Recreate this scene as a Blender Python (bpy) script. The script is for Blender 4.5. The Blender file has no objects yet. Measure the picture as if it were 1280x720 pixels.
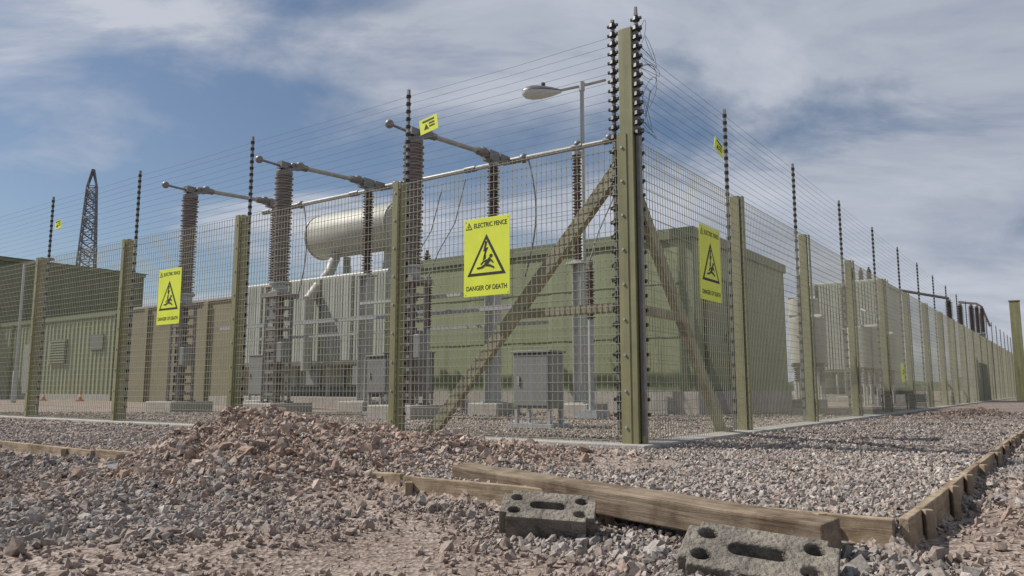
import bpy, bmesh, math, random
import numpy as np
from mathutils import Vector, Matrix, Quaternion
random.seed(4); rng=np.random.default_rng(7)
scene=bpy.context.scene
# ---------------------------------------------------------------- frame
F=975.0; HC=0.43; PITCH=math.radians(7.42)
C=(0.921,5.90); DL=(-0.8128,0.5825); DR=(0.5827,0.8127)
def W(a,b,z=0.0): return Vector((C[0]+a*DL[0]+b*DR[0], C[1]+a*DL[1]+b*DR[1], z))
VL=Vector((DL[0],DL[1],0)); VR=Vector((DR[0],DR[1],0)); VZ=Vector((0,0,1))
def toab(x,y):
    dx=x-C[0]; dy=y-C[1]
    return dx*DL[0]+dy*DL[1], dx*DR[0]+dy*DR[1]
# ---------------------------------------------------------------- materials
def mat(name,col,rough=0.6,metal=0.0,var=0.15,scale=6.0,bump=0.0,bscale=40.0,col2=None,stretch=(1,1,1),spec=0.5,streak=0.0):
    m=bpy.data.materials.new(name); m.use_nodes=True; nt=m.node_tree; N=nt.nodes; L=nt.links
    bs=N['Principled BSDF']; bs.inputs['Roughness'].default_value=rough; bs.inputs['Metallic'].default_value=metal
    bs.inputs['Specular IOR Level'].default_value=spec
    tc=N.new('ShaderNodeTexCoord'); mp=N.new('ShaderNodeMapping'); mp.inputs['Scale'].default_value=stretch
    L.new(tc.outputs['Object'],mp.inputs['Vector'])
    nz=N.new('ShaderNodeTexNoise'); nz.inputs['Scale'].default_value=scale; nz.inputs['Detail'].default_value=8; nz.inputs['Roughness'].default_value=0.65
    L.new(mp.outputs['Vector'],nz.inputs['Vector'])
    rp=N.new('ShaderNodeValToRGB'); rp.color_ramp.elements[0].position=0.3; rp.color_ramp.elements[1].position=0.7
    c2=col2 if col2 else tuple(min(1,c*(1+var)) for c in col)
    c1=tuple(c*(1-var) for c in col)
    rp.color_ramp.elements[0].color=(*c1,1); rp.color_ramp.elements[1].color=(*c2,1)
    L.new(nz.outputs['Fac'],rp.inputs['Fac'])
    out=rp.outputs['Color']
    if streak>0:
        mp2=N.new('ShaderNodeMapping'); mp2.inputs['Scale'].default_value=(9,9,0.5); L.new(tc.outputs['Object'],mp2.inputs['Vector'])
        n2=N.new('ShaderNodeTexNoise'); n2.inputs['Scale'].default_value=1.5; n2.inputs['Detail'].default_value=6; L.new(mp2.outputs['Vector'],n2.inputs['Vector'])
        r2=N.new('ShaderNodeValToRGB'); r2.color_ramp.elements[0].position=0.35; r2.color_ramp.elements[1].position=0.65
        r2.color_ramp.elements[0].color=(1-streak,1-streak,1-streak*1.1,1); r2.color_ramp.elements[1].color=(1,1,1,1)
        L.new(n2.outputs['Fac'],r2.inputs['Fac'])
        mx=N.new('ShaderNodeMixRGB'); mx.blend_type='MULTIPLY'; mx.inputs[0].default_value=1
        L.new(out,mx.inputs[1]); L.new(r2.outputs['Color'],mx.inputs[2]); out=mx.outputs[0]
    L.new(out,bs.inputs['Base Color'])
    if bump>0:
        nb=N.new('ShaderNodeTexNoise'); nb.inputs['Scale'].default_value=bscale; nb.inputs['Detail'].default_value=6; L.new(mp.outputs['Vector'],nb.inputs['Vector'])
        bp=N.new('ShaderNodeBump'); bp.inputs['Strength'].default_value=bump; bp.inputs['Distance'].default_value=0.02
        L.new(nb.outputs['Fac'],bp.inputs['Height']); L.new(bp.outputs['Normal'],bs.inputs['Normal'])
    return m
M_post=mat('olive_post',(0.25,0.24,0.125),0.5,0,0.15,5,streak=0.25)
M_wire=mat('olive_wire',(0.33,0.32,0.235),0.5,0,0.15,2)
M_strut=mat('strut_olive',(0.30,0.275,0.185),0.6,0,0.2,5,streak=0.3)
M_galv=mat('galvanised',(0.36,0.37,0.37),0.5,0.25,0.2,9)
M_galvw=mat('wire_steel',(0.17,0.175,0.18),0.45,0.5,0.1,3)
M_pale=mat('pale_steel',(0.44,0.45,0.43),0.5,0.0,0.12,4,streak=0.15)
M_black=mat('black_plastic',(0.03,0.028,0.026),0.45,0,0.3,20)
M_ins=mat('insulator_grey',(0.28,0.25,0.235),0.45,0,0.15,5)
M_insd=mat('insulator_brown',(0.12,0.085,0.07),0.35,0,0.2,5)
M_sup=mat('support_steel',(0.21,0.19,0.18),0.55,0.1,0.2,8)
M_alu=mat('aluminium_tube',(0.34,0.34,0.32),0.5,0.25,0.2,6)
M_clamp=mat('clamp_metal',(0.19,0.185,0.175),0.5,0.3,0.25,12)
M_bld=mat('cladding_olive',(0.245,0.272,0.152),0.6,0,0.08,0.5,streak=0.12)
M_bldd=mat('cladding_trim',(0.18,0.20,0.118),0.6,0,0.08,1,streak=0.1)
M_bld2=mat('cladding_dark_green',(0.135,0.155,0.085),0.6,0,0.08,0.7,streak=0.1)
M_bldt=mat('cladding_light_green',(0.29,0.315,0.195),0.6,0,0.06,0.7,streak=0.1)
M_brown=mat('tan_wall',(0.22,0.195,0.12),0.7,0,0.1,2,bump=0.3)
M_roof=mat('roof_grey',(0.16,0.165,0.15),0.6,0,0.1,2)
M_trans=mat('transformer_paint',(0.40,0.415,0.365),0.5,0,0.1,2,streak=0.12)
M_cons=mat('conservator_paint',(0.40,0.39,0.34),0.55,0,0.08,2,streak=0.12)
M_conc=mat('concrete',(0.36,0.335,0.30),0.9,0,0.2,6,bump=0.4,bscale=60)
M_block=mat('block_concrete',(0.125,0.11,0.09),0.95,0,0.4,11,col2=(0.29,0.255,0.21),bump=1.0,bscale=55)
M_cab=mat('cabinet_grey',(0.22,0.225,0.22),0.5,0,0.08,4,streak=0.1)
M_yel=mat('sign_yellow',(0.72,0.80,0.05),0.5,0,0.06,5,streak=0.06)
M_blk=mat('sign_black',(0.012,0.012,0.01),0.6,0,0.1,10)
M_org=mat('cone_orange',(0.62,0.22,0.08),0.5,0,0.1,8)
M_wht=mat('white_band',(0.7,0.7,0.68),0.5,0,0.05,8)
M_glass=mat('lamp_bowl',(0.55,0.56,0.55),0.15,0,0.05,8)
M_lamp=mat('lamp_housing',(0.16,0.165,0.17),0.45,0.2,0.1,8)
M_pylon=mat('pylon_steel',(0.13,0.14,0.155),0.6,0.2,0.1,1)
M_tree=mat('far_foliage',(0.05,0.07,0.035),0.9,0,0.4,0.3)
def wood(name,c1,c2,axis_scale,dark=1.0):
    m=bpy.data.materials.new(name); m.use_nodes=True; nt=m.node_tree; N=nt.nodes; L=nt.links
    bs=N['Principled BSDF']; bs.inputs['Roughness'].default_value=0.85; bs.inputs['Specular IOR Level'].default_value=0.2
    tc=N.new('ShaderNodeTexCoord'); mp=N.new('ShaderNodeMapping'); mp.inputs['Scale'].default_value=axis_scale
    L.new(tc.outputs['Object'],mp.inputs['Vector'])
    nz=N.new('ShaderNodeTexNoise'); nz.inputs['Scale'].default_value=1; nz.inputs['Detail'].default_value=9; nz.inputs['Roughness'].default_value=0.7; nz.inputs['Distortion'].default_value=0.6
    L.new(mp.outputs['Vector'],nz.inputs['Vector'])
    rp=N.new('ShaderNodeValToRGB'); e=rp.color_ramp.elements; e[0].position=0.32; e[1].position=0.68; e[0].color=(*c1,1); e[1].color=(*c2,1)
    L.new(nz.outputs['Fac'],rp.inputs['Fac'])
    n2=N.new('ShaderNodeTexNoise'); n2.inputs['Scale'].default_value=6; n2.inputs['Detail'].default_value=9; n2.inputs['Roughness'].default_value=0.7; L.new(tc.outputs['Object'],n2.inputs['Vector'])
    r2=N.new('ShaderNodeValToRGB'); r2.color_ramp.elements[0].position=0.38; r2.color_ramp.elements[1].position=0.58
    r2.color_ramp.elements[0].color=(0.52,0.47,0.43,1); r2.color_ramp.elements[1].color=(1,1,1,1); L.new(n2.outputs['Fac'],r2.inputs['Fac'])
    mx=N.new('ShaderNodeMixRGB'); mx.blend_type='MULTIPLY'; mx.inputs[0].default_value=1
    L.new(rp.outputs['Color'],mx.inputs[1]); L.new(r2.outputs['Color'],mx.inputs[2]); L.new(mx.outputs[0],bs.inputs['Base Color'])
    bp=N.new('ShaderNodeBump'); bp.inputs['Strength'].default_value=0.8; bp.inputs['Distance'].default_value=0.007
    L.new(nz.outputs['Fac'],bp.inputs['Height']); L.new(bp.outputs['Normal'],bs.inputs['Normal'])
    return m
# ---------------------------------------------------------------- mesh builder
class MB:
    def __init__(s): s.v=[]; s.f=[]
    def add(s,v,f):
        o=len(s.v); s.v.extend([tuple(p) for p in v]); s.f.extend([tuple(i+o for i in q) for q in f])
    def box(s,c,x,y,z):
        c=Vector(c); vs=[c+sx*x+sy*y+sz*z for sz in(-1,1) for sy in(-1,1) for sx in(-1,1)]
        s.add(vs,[(0,2,3,1),(4,5,7,6),(0,1,5,4),(2,6,7,3),(0,4,6,2),(1,3,7,5)])
    def ab(s,a0,a1,b0,b1,z0,z1):
        s.box(W((a0+a1)/2,(b0+b1)/2,(z0+z1)/2),VL*(a1-a0)/2,VR*(b1-b0)/2,VZ*(z1-z0)/2)
    def bar(s,p0,p1,w,h,up=VZ):
        p0=Vector(p0);p1=Vector(p1);d=(p1-p0); l=d.length; d.normalize()
        sd=d.cross(up)
        if sd.length<1e-4: sd=d.cross(Vector((1,0,0)))
        sd.normalize(); u=sd.cross(d).normalized()
        s.box((p0+p1)/2,d*l/2,sd*w/2,u*h/2)
    def cyl(s,p0,p1,r0,r1=None,n=12,cap=True):
        if r1 is None:r1=r0
        p0=Vector(p0);p1=Vector(p1);d=(p1-p0).normalized()
        t=Vector((0,0,1)) if abs(d.z)<0.9 else Vector((1,0,0))
        x=d.cross(t).normalized(); y=d.cross(x)
        vs=[]
        for p,r in((p0,r0),(p1,r1)):
            for i in range(n):
                an=2*math.pi*i/n+math.pi/n; vs.append(p+x*math.cos(an)*r+y*math.sin(an)*r)
        fs=[(i,(i+1)%n,n+(i+1)%n,n+i) for i in range(n)]
        if cap: fs+= [tuple(range(n))[::-1],tuple(range(n,2*n))]
        s.add(vs,fs)
    def lathe(s,p,axis,prof,n=20):
        p=Vector(p); d=Vector(axis).normalized(); t=Vector((0,0,1)) if abs(d.z)<0.9 else Vector((1,0,0))
        x=d.cross(t).normalized(); y=d.cross(x); vs=[];fs=[]
        for r,h in prof:
            for i in range(n):
                an=2*math.pi*i/n; vs.append(p+d*h+x*math.cos(an)*max(r,1e-4)+y*math.sin(an)*max(r,1e-4))
        for k in range(len(prof)-1):
            for i in range(n):
                fs.append((k*n+i,k*n+(i+1)%n,(k+1)*n+(i+1)%n,(k+1)*n+i))
        fs.append(tuple(range(n))[::-1]); fs.append(tuple(range((len(prof)-1)*n,len(prof)*n)))
        s.add(vs,fs)
    def path(s,pts,r,n=8):
        for i in range(len(pts)-1): s.cyl(pts[i],pts[i+1],r,r,n)
    def sphere(s,p,r,n=12):
        prof=[(r*math.sin(math.pi*k/8),-r*math.cos(math.pi*k/8)) for k in range(9)]
        s.lathe(p,VZ,prof,n)
    def obj(s,name,m,parent=None,smooth=True,bevel=0,recalc=True,origin=None):
        me=bpy.data.meshes.new(name)
        arr=np.array(s.v,dtype=float)
        c=Vector(((arr.min(0)+arr.max(0))/2).tolist()) if origin is None else Vector(origin)
        arr=arr-np.array(c)
        me.from_pydata(arr.tolist(),[],s.f)
        if recalc:
            bm=bmesh.new(); bm.from_mesh(me); bmesh.ops.recalc_face_normals(bm,faces=bm.faces); bm.to_mesh(me); bm.free()
        if smooth:
            me.polygons.foreach_set('use_smooth',[True]*len(me.polygons)); me.set_sharp_from_angle(angle=math.radians(35))
        me.materials.append(m)
        o=bpy.data.objects.new(name,me); scene.collection.objects.link(o); o.location=c
        if parent:
            o.parent=parent; o.matrix_parent_inverse=Matrix.Translation(parent.location).inverted()
        if bevel>0:
            md=o.modifiers.new('bev','BEVEL'); md.width=bevel; md.segments=2; md.limit_method='ANGLE'
        return o
def root(name,loc):
    e=bpy.data.objects.new(name,None); e.location=loc; e.empty_display_size=0.3; scene.collection.objects.link(e); return e
# ---------------------------------------------------------------- terrain
_g=rng.random((256,256))
def vnoise(x,y):
    xi=np.floor(x).astype(int); yi=np.floor(y).astype(int); fx=x-xi; fy=y-yi
    fx=fx*fx*(3-2*fx); fy=fy*fy*(3-2*fy)
    g=lambda i,j:_g[i%256,j%256]
    return (g(xi,yi)*(1-fx)+g(xi+1,yi)*fx)*(1-fy)+(g(xi,yi+1)*(1-fx)+g(xi+1,yi+1)*fx)*fy
def fbm(x,y,o=4):
    s=0;a=1;t=0
    for k in range(o): s=s+a*vnoise(x*2**k+17*k,y*2**k+31*k); t+=a; a*=0.5
    return s/t
EA=-2.2; EB=-2.5
PILE=[(-1.55,5.0,0.46,0.42,0.19),(-1.37,4.95,0.20,0.22,0.10),(-0.62,4.95,0.40,0.34,0.14),(-2.05,5.0,0.35,0.35,0.08),(-1.35,4.15,0.42,0.30,0.12),(-1.0,4.4,0.4,0.3,0.08),(-0.05,4.95,0.35,0.3,0.05)]
def pileh(x,y):
    s=0
    for px,py,sx,sy,h in PILE: s=s+h*np.exp(-((x-px)/sx)**2/1.6-((y-py)/sy)**2/1.6)
    return s
def dirtpatch(x,y):
    # worn bare-earth patch in the foreground
    return np.exp(-((x+0.50-0.35*(y-2.6))/0.30)**2-((y-2.65)/0.55)**2)
def hfun(x,y):
    a,b=toab(x,y)
    din=np.minimum(a-EA,b-EB)
    st=np.clip((din+0.015)/0.03,0,1)
    z=-0.075+0.075*st
    r=np.sqrt(x*x+y*y); fade=np.clip(1.5-r/30,0,1)
    z=z+(1-st)*((fbm(x*1.1,y*1.1,3)-0.5)*0.10+(fbm(x*4,y*4,2)-0.5)*0.035)*fade
    inner=(a>0.2)&(b>0.2)
    z=z+st*(fbm(x*2+9,y*2,3)-0.5)*0.03*fade*np.where(inner,0.3,1)
    p=pileh(x,y)
    p=p*(1+0.9*(fbm(x*5,y*5,4)-0.5)*1.0)
    z=z+p
    z=z+0.10*np.exp(-((a+1.3)/0.5)**2-((b-9.6)/0.9)**2)
    z=z+0.05*np.exp(-((x-0.45)/0.45)**2-((y-4.75)/0.25)**2)
    z=z-0.03*dirtpatch(x,y)
    return z
def axis(lo,hi,step,far):
    core=list(np.arange(lo,hi,step)); s=step; v=core[-1]; up=[]
    while v<far: s*=1.18; v+=s; up.append(v)
    s=step; v=core[0]; dn=[]
    while v>-far: s*=1.18; v-=s; dn.append(v)
    return np.array(dn[::-1]+core+up)
gx=axis(-6,8,0.05,900); gy=axis(0.6,11,0.05,900)
X,Y=np.meshgrid(gx,gy); Z=hfun(X,Y)
nx,ny=len(gx),len(gy)
def fastmesh(name,V,Fc,m,col=None,smooth=False):
    me=bpy.data.meshes.new(name); k=Fc.shape[1]
    me.vertices.add(len(V)); me.vertices.foreach_set('co',V.astype(np.float32).ravel())
    me.loops.add(Fc.size); me.loops.foreach_set('vertex_index',Fc.astype(np.int32).ravel())
    me.polygons.add(len(Fc)); me.polygons.foreach_set('loop_start',(np.arange(len(Fc))*k).astype(np.int32))
    me.update(calc_edges=True)
    me.polygons.foreach_set('use_smooth',np.full(len(Fc),smooth))
    if col is not None:
        at=me.color_attributes.new('Col','FLOAT_COLOR','POINT'); at.data.foreach_set('color',col.astype(np.float32).ravel())
    me.materials.append(m); me.validate()
    o=bpy.data.objects.new(name,me); scene.collection.objects.link(o); return o
def ground_mat():
    m=bpy.data.materials.new('gravel_ground'); m.use_nodes=True; nt=m.node_tree; N=nt.nodes; L=nt.links
    bs=N['Principled BSDF']; bs.inputs['Roughness'].default_value=0.95; bs.inputs['Specular IOR Level'].default_value=0.15
    tc=N.new('ShaderNodeTexCoord')
    vo=N.new('ShaderNodeTexVoronoi'); vo.inputs['Scale'].default_value=55; L.new(tc.outputs['Object'],vo.inputs['Vector'])
    hs=N.new('ShaderNodeSeparateColor'); L.new(vo.outputs['Color'],hs.inputs['Color'])
    rp=N.new('ShaderNodeValToRGB'); e=rp.color_ramp.elements
    e[0].position=0; e[0].color=(0.17,0.138,0.118,1); e[1].position=1; e[1].color=(0.42,0.36,0.32,1)
    n=e.new(0.5); n.color=(0.30,0.24,0.202,1)
    L.new(hs.outputs[0],rp.inputs['Fac'])
    nz=N.new('ShaderNodeTexNoise'); nz.inputs['Scale'].default_value=1.2; nz.inputs['Detail'].default_value=8; L.new(tc.outputs['Object'],nz.inputs['Vector'])
    r2=N.new('ShaderNodeValToRGB'); r2.color_ramp.elements[0].position=0.3; r2.color_ramp.elements[1].position=0.7
    r2.color_ramp.elements[0].color=(0.78,0.74,0.71,1); r2.color_ramp.elements[1].color=(1.06,1.05,1.04,1); L.new(nz.outputs['Fac'],r2.inputs['Fac'])
    mx=N.new('ShaderNodeMixRGB'); mx.blend_type='MULTIPLY'; mx.inputs[0].default_value=1
    L.new(rp.outputs['Color'],mx.inputs[1]); L.new(r2.outputs['Color'],mx.inputs[2]); L.new(mx.outputs[0],bs.inputs['Base Color'])
    n3=N.new('ShaderNodeTexNoise'); n3.inputs['Scale'].default_value=60; n3.inputs['Detail'].default_value=6; L.new(tc.outputs['Object'],n3.inputs['Vector'])
    ad=N.new('ShaderNodeMath'); ad.operation='ADD'; L.new(vo.outputs['Distance'],ad.inputs[0]); L.new(n3.outputs['Fac'],ad.inputs[1])
    bp=N.new('ShaderNodeBump'); bp.inputs['Strength'].default_value=0.7; bp.inputs['Distance'].default_value=0.015
    L.new(ad.outputs[0],bp.inputs['Height']); L.new(bp.outputs['Normal'],bs.inputs['Normal'])
    return m
idx=np.arange(nx*ny).reshape(ny,nx)
Fg=np.stack([idx[:-1,:-1],idx[:-1,1:],idx[1:,1:],idx[1:,:-1]],-1).reshape(-1,4)
fastmesh('ground',np.stack([X,Y,Z],-1).reshape(-1,3),Fg,ground_mat(),smooth=True)
# stones
protos=[]
for k in range(30):
    bm=bmesh.new(); n=random.choice([8,9,10,12,14])
    sc=(1,random.uniform(0.55,0.95),random.uniform(0.4,0.8))
    for i in range(n):
        v=Vector((random.gauss(0,1),random.gauss(0,1),random.gauss(0,1))).normalized()*random.uniform(0.75,1.1)
        bm.verts.new((v.x*sc[0],v.y*sc[1],v.z*sc[2]))
    r=bmesh.ops.convex_hull(bm,input=bm.verts)
    bmesh.ops.delete(bm,geom=[v for v in bm.verts if not v.link_faces],context='VERTS')
    bmesh.ops.triangulate(bm,faces=bm.faces)
    bm.verts.index_update()
    protos.append((np.array([v.co[:] for v in bm.verts]),np.array([[v.index for v in f.verts] for f in bm.faces]))); bm.free()
def stones(name,P,S,COL,m):
    n=len(P); q=rng.normal(size=(n,4)); q/=np.linalg.norm(q,axis=1,keepdims=True)
    w,x,y,z=q.T
    R=np.stack([1-2*(y*y+z*z),2*(x*y-z*w),2*(x*z+y*w),2*(x*y+z*w),1-2*(x*x+z*z),2*(y*z-x*w),2*(x*z-y*w),2*(y*z+x*w),1-2*(x*x+y*y)],-1).reshape(n,3,3)
    pid=rng.integers(0,len(protos),n); Vs=[];Fs=[];Cs=[];off=0
    for k,(pv,pf) in enumerate(protos):
        I=np.where(pid==k)[0]
        if len(I)==0: continue
        V=np.einsum('nij,vj->nvi',R[I],pv)*(S[I]/2)[:,None,None]+P[I][:,None,:]
        nv=len(pv)
        Fs.append((pf[None]+(np.arange(len(I))*nv)[:,None,None]+off).reshape(-1,3)); Vs.append(V.reshape(-1,3))
        Cs.append(np.repeat(COL[I],nv,axis=0)); off+=nv*len(I)
    V=np.concatenate(Vs);Fc=np.concatenate(Fs);Cc=np.concatenate(Cs); Cc=np.concatenate([Cc,np.ones((len(Cc),1))],1)
    return fastmesh(name,V,Fc,m,col=Cc)
def stone_mat():
    m=bpy.data.materials.new('crushed_stone'); m.use_nodes=True; nt=m.node_tree; N=nt.nodes; L=nt.links
    bs=N['Principled BSDF']; bs.inputs['Roughness'].default_value=0.9; bs.inputs['Specular IOR Level'].default_value=0.2
    at=N.new('ShaderNodeVertexColor'); at.layer_name='Col'
    tc=N.new('ShaderNodeTexCoord'); nz=N.new('ShaderNodeTexNoise'); nz.inputs['Scale'].default_value=90; nz.inputs['Detail'].default_value=5; L.new(tc.outputs['Object'],nz.inputs['Vector'])
    rp=N.new('ShaderNodeValToRGB'); rp.color_ramp.elements[0].position=0.3; rp.color_ramp.elements[1].position=0.7
    rp.color_ramp.elements[0].color=(0.7,0.67,0.65,1); rp.color_ramp.elements[1].color=(1.15,1.14,1.12,1); L.new(nz.outputs['Fac'],rp.inputs['Fac'])
    mx=N.new('ShaderNodeMixRGB'); mx.blend_type='MULTIPLY'; mx.inputs[0].default_value=1
    L.new(at.outputs['Color'],mx.inputs[1]); L.new(rp.outputs['Color'],mx.inputs[2]); L.new(mx.outputs[0],bs.inputs['Base Color'])
    bp=N.new('ShaderNodeBump'); bp.inputs['Strength'].default_value=0.5; bp.inputs['Distance'].default_value=0.004
    L.new(nz.outputs['Fac'],bp.inputs['Height']); L.new(bp.outputs['Normal'],bs.inputs['Normal'])
    return m
M_stone=stone_mat()
PAL=np.array([(0.30,0.28,0.265),(0.345,0.30,0.275),(0.43,0.405,0.38),(0.20,0.185,0.175),(0.33,0.27,0.235),(0.37,0.34,0.315),(0.25,0.235,0.225),(0.30,0.27,0.25)])
def sample(rho,y0,y1,xl,xr,dens):
    A=(xr+xl)*(y1*y1-y0*y0)/2+ (y1-y0)*1.6
    n=int(rho*A)
    u=rng.random(n); y=np.sqrt(y0*y0+u*(y1*y1-y0*y0))
    x=-(xl*y+0.8)+rng.random(n)*((xl+xr)*y+1.6)
    keep=rng.random(n)<dens(x,y)
    return x[keep],y[keep]
bands=[(1.1,2.6,3400),(2.6,4,3100),(4,5.5,2200),(5.5,7.5,1300),(7.5,10,620),(10,15,270)]
xs=[];ys=[]
def dens(x,y):
    dirt=fbm(x*1.3+5,y*1.3+2,3)
    d=np.clip(1.15-np.clip((dirt-0.50)*8,0,0.9),0.25,1)
    d=d*(1-0.8*np.clip(dirtpatch(x,y)*1.6-0.3,0,1))
    a,b=toab(x,y)
    inner=(a>EA)&(b>EB)
    d=np.where(inner,1,d)
    d=np.where(np.exp(-((x-0.50)/0.5)**2-((y-4.6)/0.33)**2)>0.4,0.12,d)
    kerb=((np.abs(a)<0.16)&(b>-0.16))|((np.abs(b)<0.16)&(a>-0.16))
    d=np.where(kerb,0.02,d)
    bl=(a>2.5)&(b>7.4)&(a<9.8)
    return np.where(bl,0,d)
for y0,y1,rho in bands:
    x,y=sample(rho,y0,y1,0.75,0.75,dens); xs.append(x);ys.append(y)
x=np.concatenate(xs);y=np.concatenate(ys)
n=len(x); s=np.clip(rng.lognormal(math.log(0.0215),0.48,n),0.009,0.085)
a_,b_=toab(x,y); inner=(a_>EA)&(b_>EB)
s=np.where(inner,np.clip(s*0.92,0,0.042),s)
s=np.where(y>6,s*1.2,s)
s=s*(1-0.4*np.clip(dirtpatch(x,y),0,1))
z=hfun(x,y)+s*0.18
col=PAL[rng.integers(0,len(PAL),n)]*rng.uniform(0.8,1.15,(n,1))
col=np.where(inner[:,None],col*np.array([1.17,1.15,1.13]),col)
patch=np.clip((fbm(x*1.3+5,y*1.3+2,3)-0.42)*5+dirtpatch(x,y)*1.3,0,1)[:,None]
col=np.where(inner[:,None],col,col*(1-patch*0.55)+np.array([0.34,0.255,0.205])*patch*0.55)
stones('gravel',np.stack([x,y,z],-1),s,col,M_stone)
# rubble pile
n=34000; k=rng.integers(0,len(PILE),n); PP=np.array(PILE)[k]
x=PP[:,0]+rng.normal(size=n)*PP[:,2]*0.9; y=PP[:,1]+rng.normal(size=n)*PP[:,3]*0.9
s=np.clip(rng.lognormal(math.log(0.0165),0.62,n),0.007,0.11)
z=hfun(x,y)+s*0.12
pc=np.array([(0.37,0.27,0.215),(0.42,0.32,0.26),(0.32,0.235,0.19),(0.46,0.38,0.325),(0.34,0.285,0.25)])
col=pc[rng.integers(0,5,n)]*rng.uniform(0.85,1.12,(n,1))
stones('rubble_pile',np.stack([x,y,z],-1),s,col,M_stone)
n=1500; A=-1.3+rng.normal(size=n)*0.4; B=9.6+rng.normal(size=n)*0.7
x=C[0]+A*DL[0]+B*DR[0]; y=C[1]+A*DL[1]+B*DR[1]; s=np.clip(rng.lognormal(math.log(0.035),0.4,n),0.01,0.1)
stones('rubble_pile',np.stack([x,y,hfun(x,y)+s*0.2],-1),s,pc[rng.integers(0,5,n)]*0.6,M_stone)
# ---------------------------------------------------------------- kerb
kb=MB(); kb.ab(-0.14,60,-0.14,0.14,-0.1,0.03); kb.ab(-0.14,0.14,0.143,60,-0.1,0.03); kb.obj('concrete_kerb',M_conc,bevel=0.01)
# ---------------------------------------------------------------- fences
def P(side,s,off,z):
    return W(s,off,z) if side=='L' else W(off,s,z)
WIRES=[2.47+0.078*i for i in range(12)]
def fence(side,length,nb):
    U,Vv=(VL,VR) if side=='L' else (VR,VL)
    r=root('electric_security_fence',P(side,0,0,0))
    m=MB(); w=0.0019
    s=0.08
    while s<length:
        p=P(side,s,0,0)
        m.box(p+VZ*1.215,U*w,Vv*w,VZ*1.185); s+=0.05 
    for i in range(33):
        z=0.05+i*0.073
        if z>2.4: break
        for k in range(nb):
            p=P(side,(k+0.5)*2.5,-0.005,z); m.box(p,U*1.24,Vv*w,VZ*w)
    m.obj('mesh_panels',M_wire,r,smooth=False,recalc=True)
    po=MB(); pl=MB(); ins=MB(); cl=MB(); bolt=MB()
    for k in range(1,nb+1):
        c=P(side,k*2.5,0.055,0)
        po.box(c+VZ*1.215,U*0.04,Vv*0.045,VZ*1.215)
        cl.box(P(side,k*2.5,-0.02,1.22),U*0.034,Vv*0.006,VZ*1.2)
        if k<10:
            for j in range(9): 
                q=P(side,k*2.5,-0.026,0.15+j*0.27); bolt.cyl(q,q-Vv*0.008,0.011,n=6)
        off=0.14; tl=random.uniform(-0.012,0.012)
        q=P(side,k*2.5,off,0)
        pl.bar(q+VZ*0.02,q+VZ*3.4+U*tl,0.026,0.026,up=Vv)
        zz=WIRES if k>12 else WIRES+[2.36-0.12*i for i in range(19)]
        for z in zz:
            g=P(side,k*2.5,off,z)+U*tl*z/3.4
            ins.cyl(g-VZ*0.015,g+VZ*0.015,0.024,n=6)
            ins.cyl(g-U*0.028,g+U*0.028,0.011,n=6)
    po.obj('posts',M_post,r,bevel=0.004 ,smooth=False); cl.obj('clamp_bars',M_post,r,smooth=False); bolt.obj('clamp_bolts',M_galv,r)
    pl.obj('electric_poles',M_clamp,r,smooth=False); ins.obj('insulators',M_black,r,smooth=False)
    wr=MB()
    for z in WIRES+[2.36-0.24*i for i in range(10)]:
        for k in range(nb):
            rr=0.0016
            jit=random.uniform(-0.006,0.006)
            p0=P(side,k*2.5,0.14,z); p1=P(side,(k+1)*2.5,0.14,z)
            mid=(p0+p1)/2-VZ*(0.007+jit)
            wr.cyl(p0,mid,rr,n=4,cap=False); wr.cyl(mid,p1,rr,n=4,cap=False)
    wr.obj('electric_wires',M_galvw,r,smooth=False,recalc=False)
    br=MB()
    br.bar(P(side,0.06,0.11,2.30),P(side,2.16,0.16,0.03),0.07,0.11)
    br.bar(P(side,0.07,0.115,1.07),P(side,1.15,0.115,1.07),0.05,0.075)
    br.obj('diagonal_brace',M_strut,r,bevel=0.004,smooth=False)
    bp=MB(); bp.box(P(side,0.13,0.11,2.2),U*0.07,Vv*0.045,VZ*0.10); bp.box(P(side,2.18,0.16,0.05),U*0.11,Vv*0.07,VZ*0.015)
    bp.obj('brace_brackets',M_post,r,bevel=0.004,smooth=False)
    return r
fl=fence('L',45,18)
fr=fence('R',52.5,21)
cr=root('fence_corner_post',W(0,0,0))
m=MB(); m.ab(-0.03,0.09,0.0,0.12,0,3.30); m.obj('post',M_post,cr,bevel=0.006,smooth=False)
m=MB(); m.ab(0.02,0.10,-0.028,-0.016,0.02,2.42); m.ab(-0.055,-0.043,0.02,0.10,0.02,2.42); m.ab(-0.035,0.02,-0.022,-0.002,0.02,2.44)
m.obj('clamp_bars',M_post,cr,smooth=False)
m=MB()
for j in range(9):
    q=W(0.06,-0.03,0.15+j*0.27); m.cyl(q,q-VR*0.008,0.011,n=6); q=W(-0.057,0.06,0.15+j*0.27); m.cyl(q,q-VL*0.008,0.011,n=6)
m.obj('clamp_bolts',M_galv,cr)
m=MB(); ins=MB()
for (a,b) in ((0.15,0.03),(-0.06,0.03),(0.02,0.20)):
    m.box(W(a,b,1.75),VL*0.012,VR*0.012,VZ*1.66)
    z=3.36; 
    while z>(2.4 if a<0 else 0.15):
        g=W(a,b,z)
        ins.cyl(g-VZ*0.016,g+VZ*0.016,0.032,0.026,n=8); ins.cyl(g-VL*0.045,g+VL*0.045,0.015,n=6); ins.cyl(g-VZ*0.028,g+VZ*0.028,0.018,n=6)
        z-=0.078 if z>2.45 else 0.115
m.box(W(-0.06,0.03,3.43),VL*0.01,VR*0.01,VZ*0.03)
m.obj('electric_poles',M_clamp,cr,smooth=False); ins.obj('insulators',M_black,cr)
m=MB()
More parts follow.
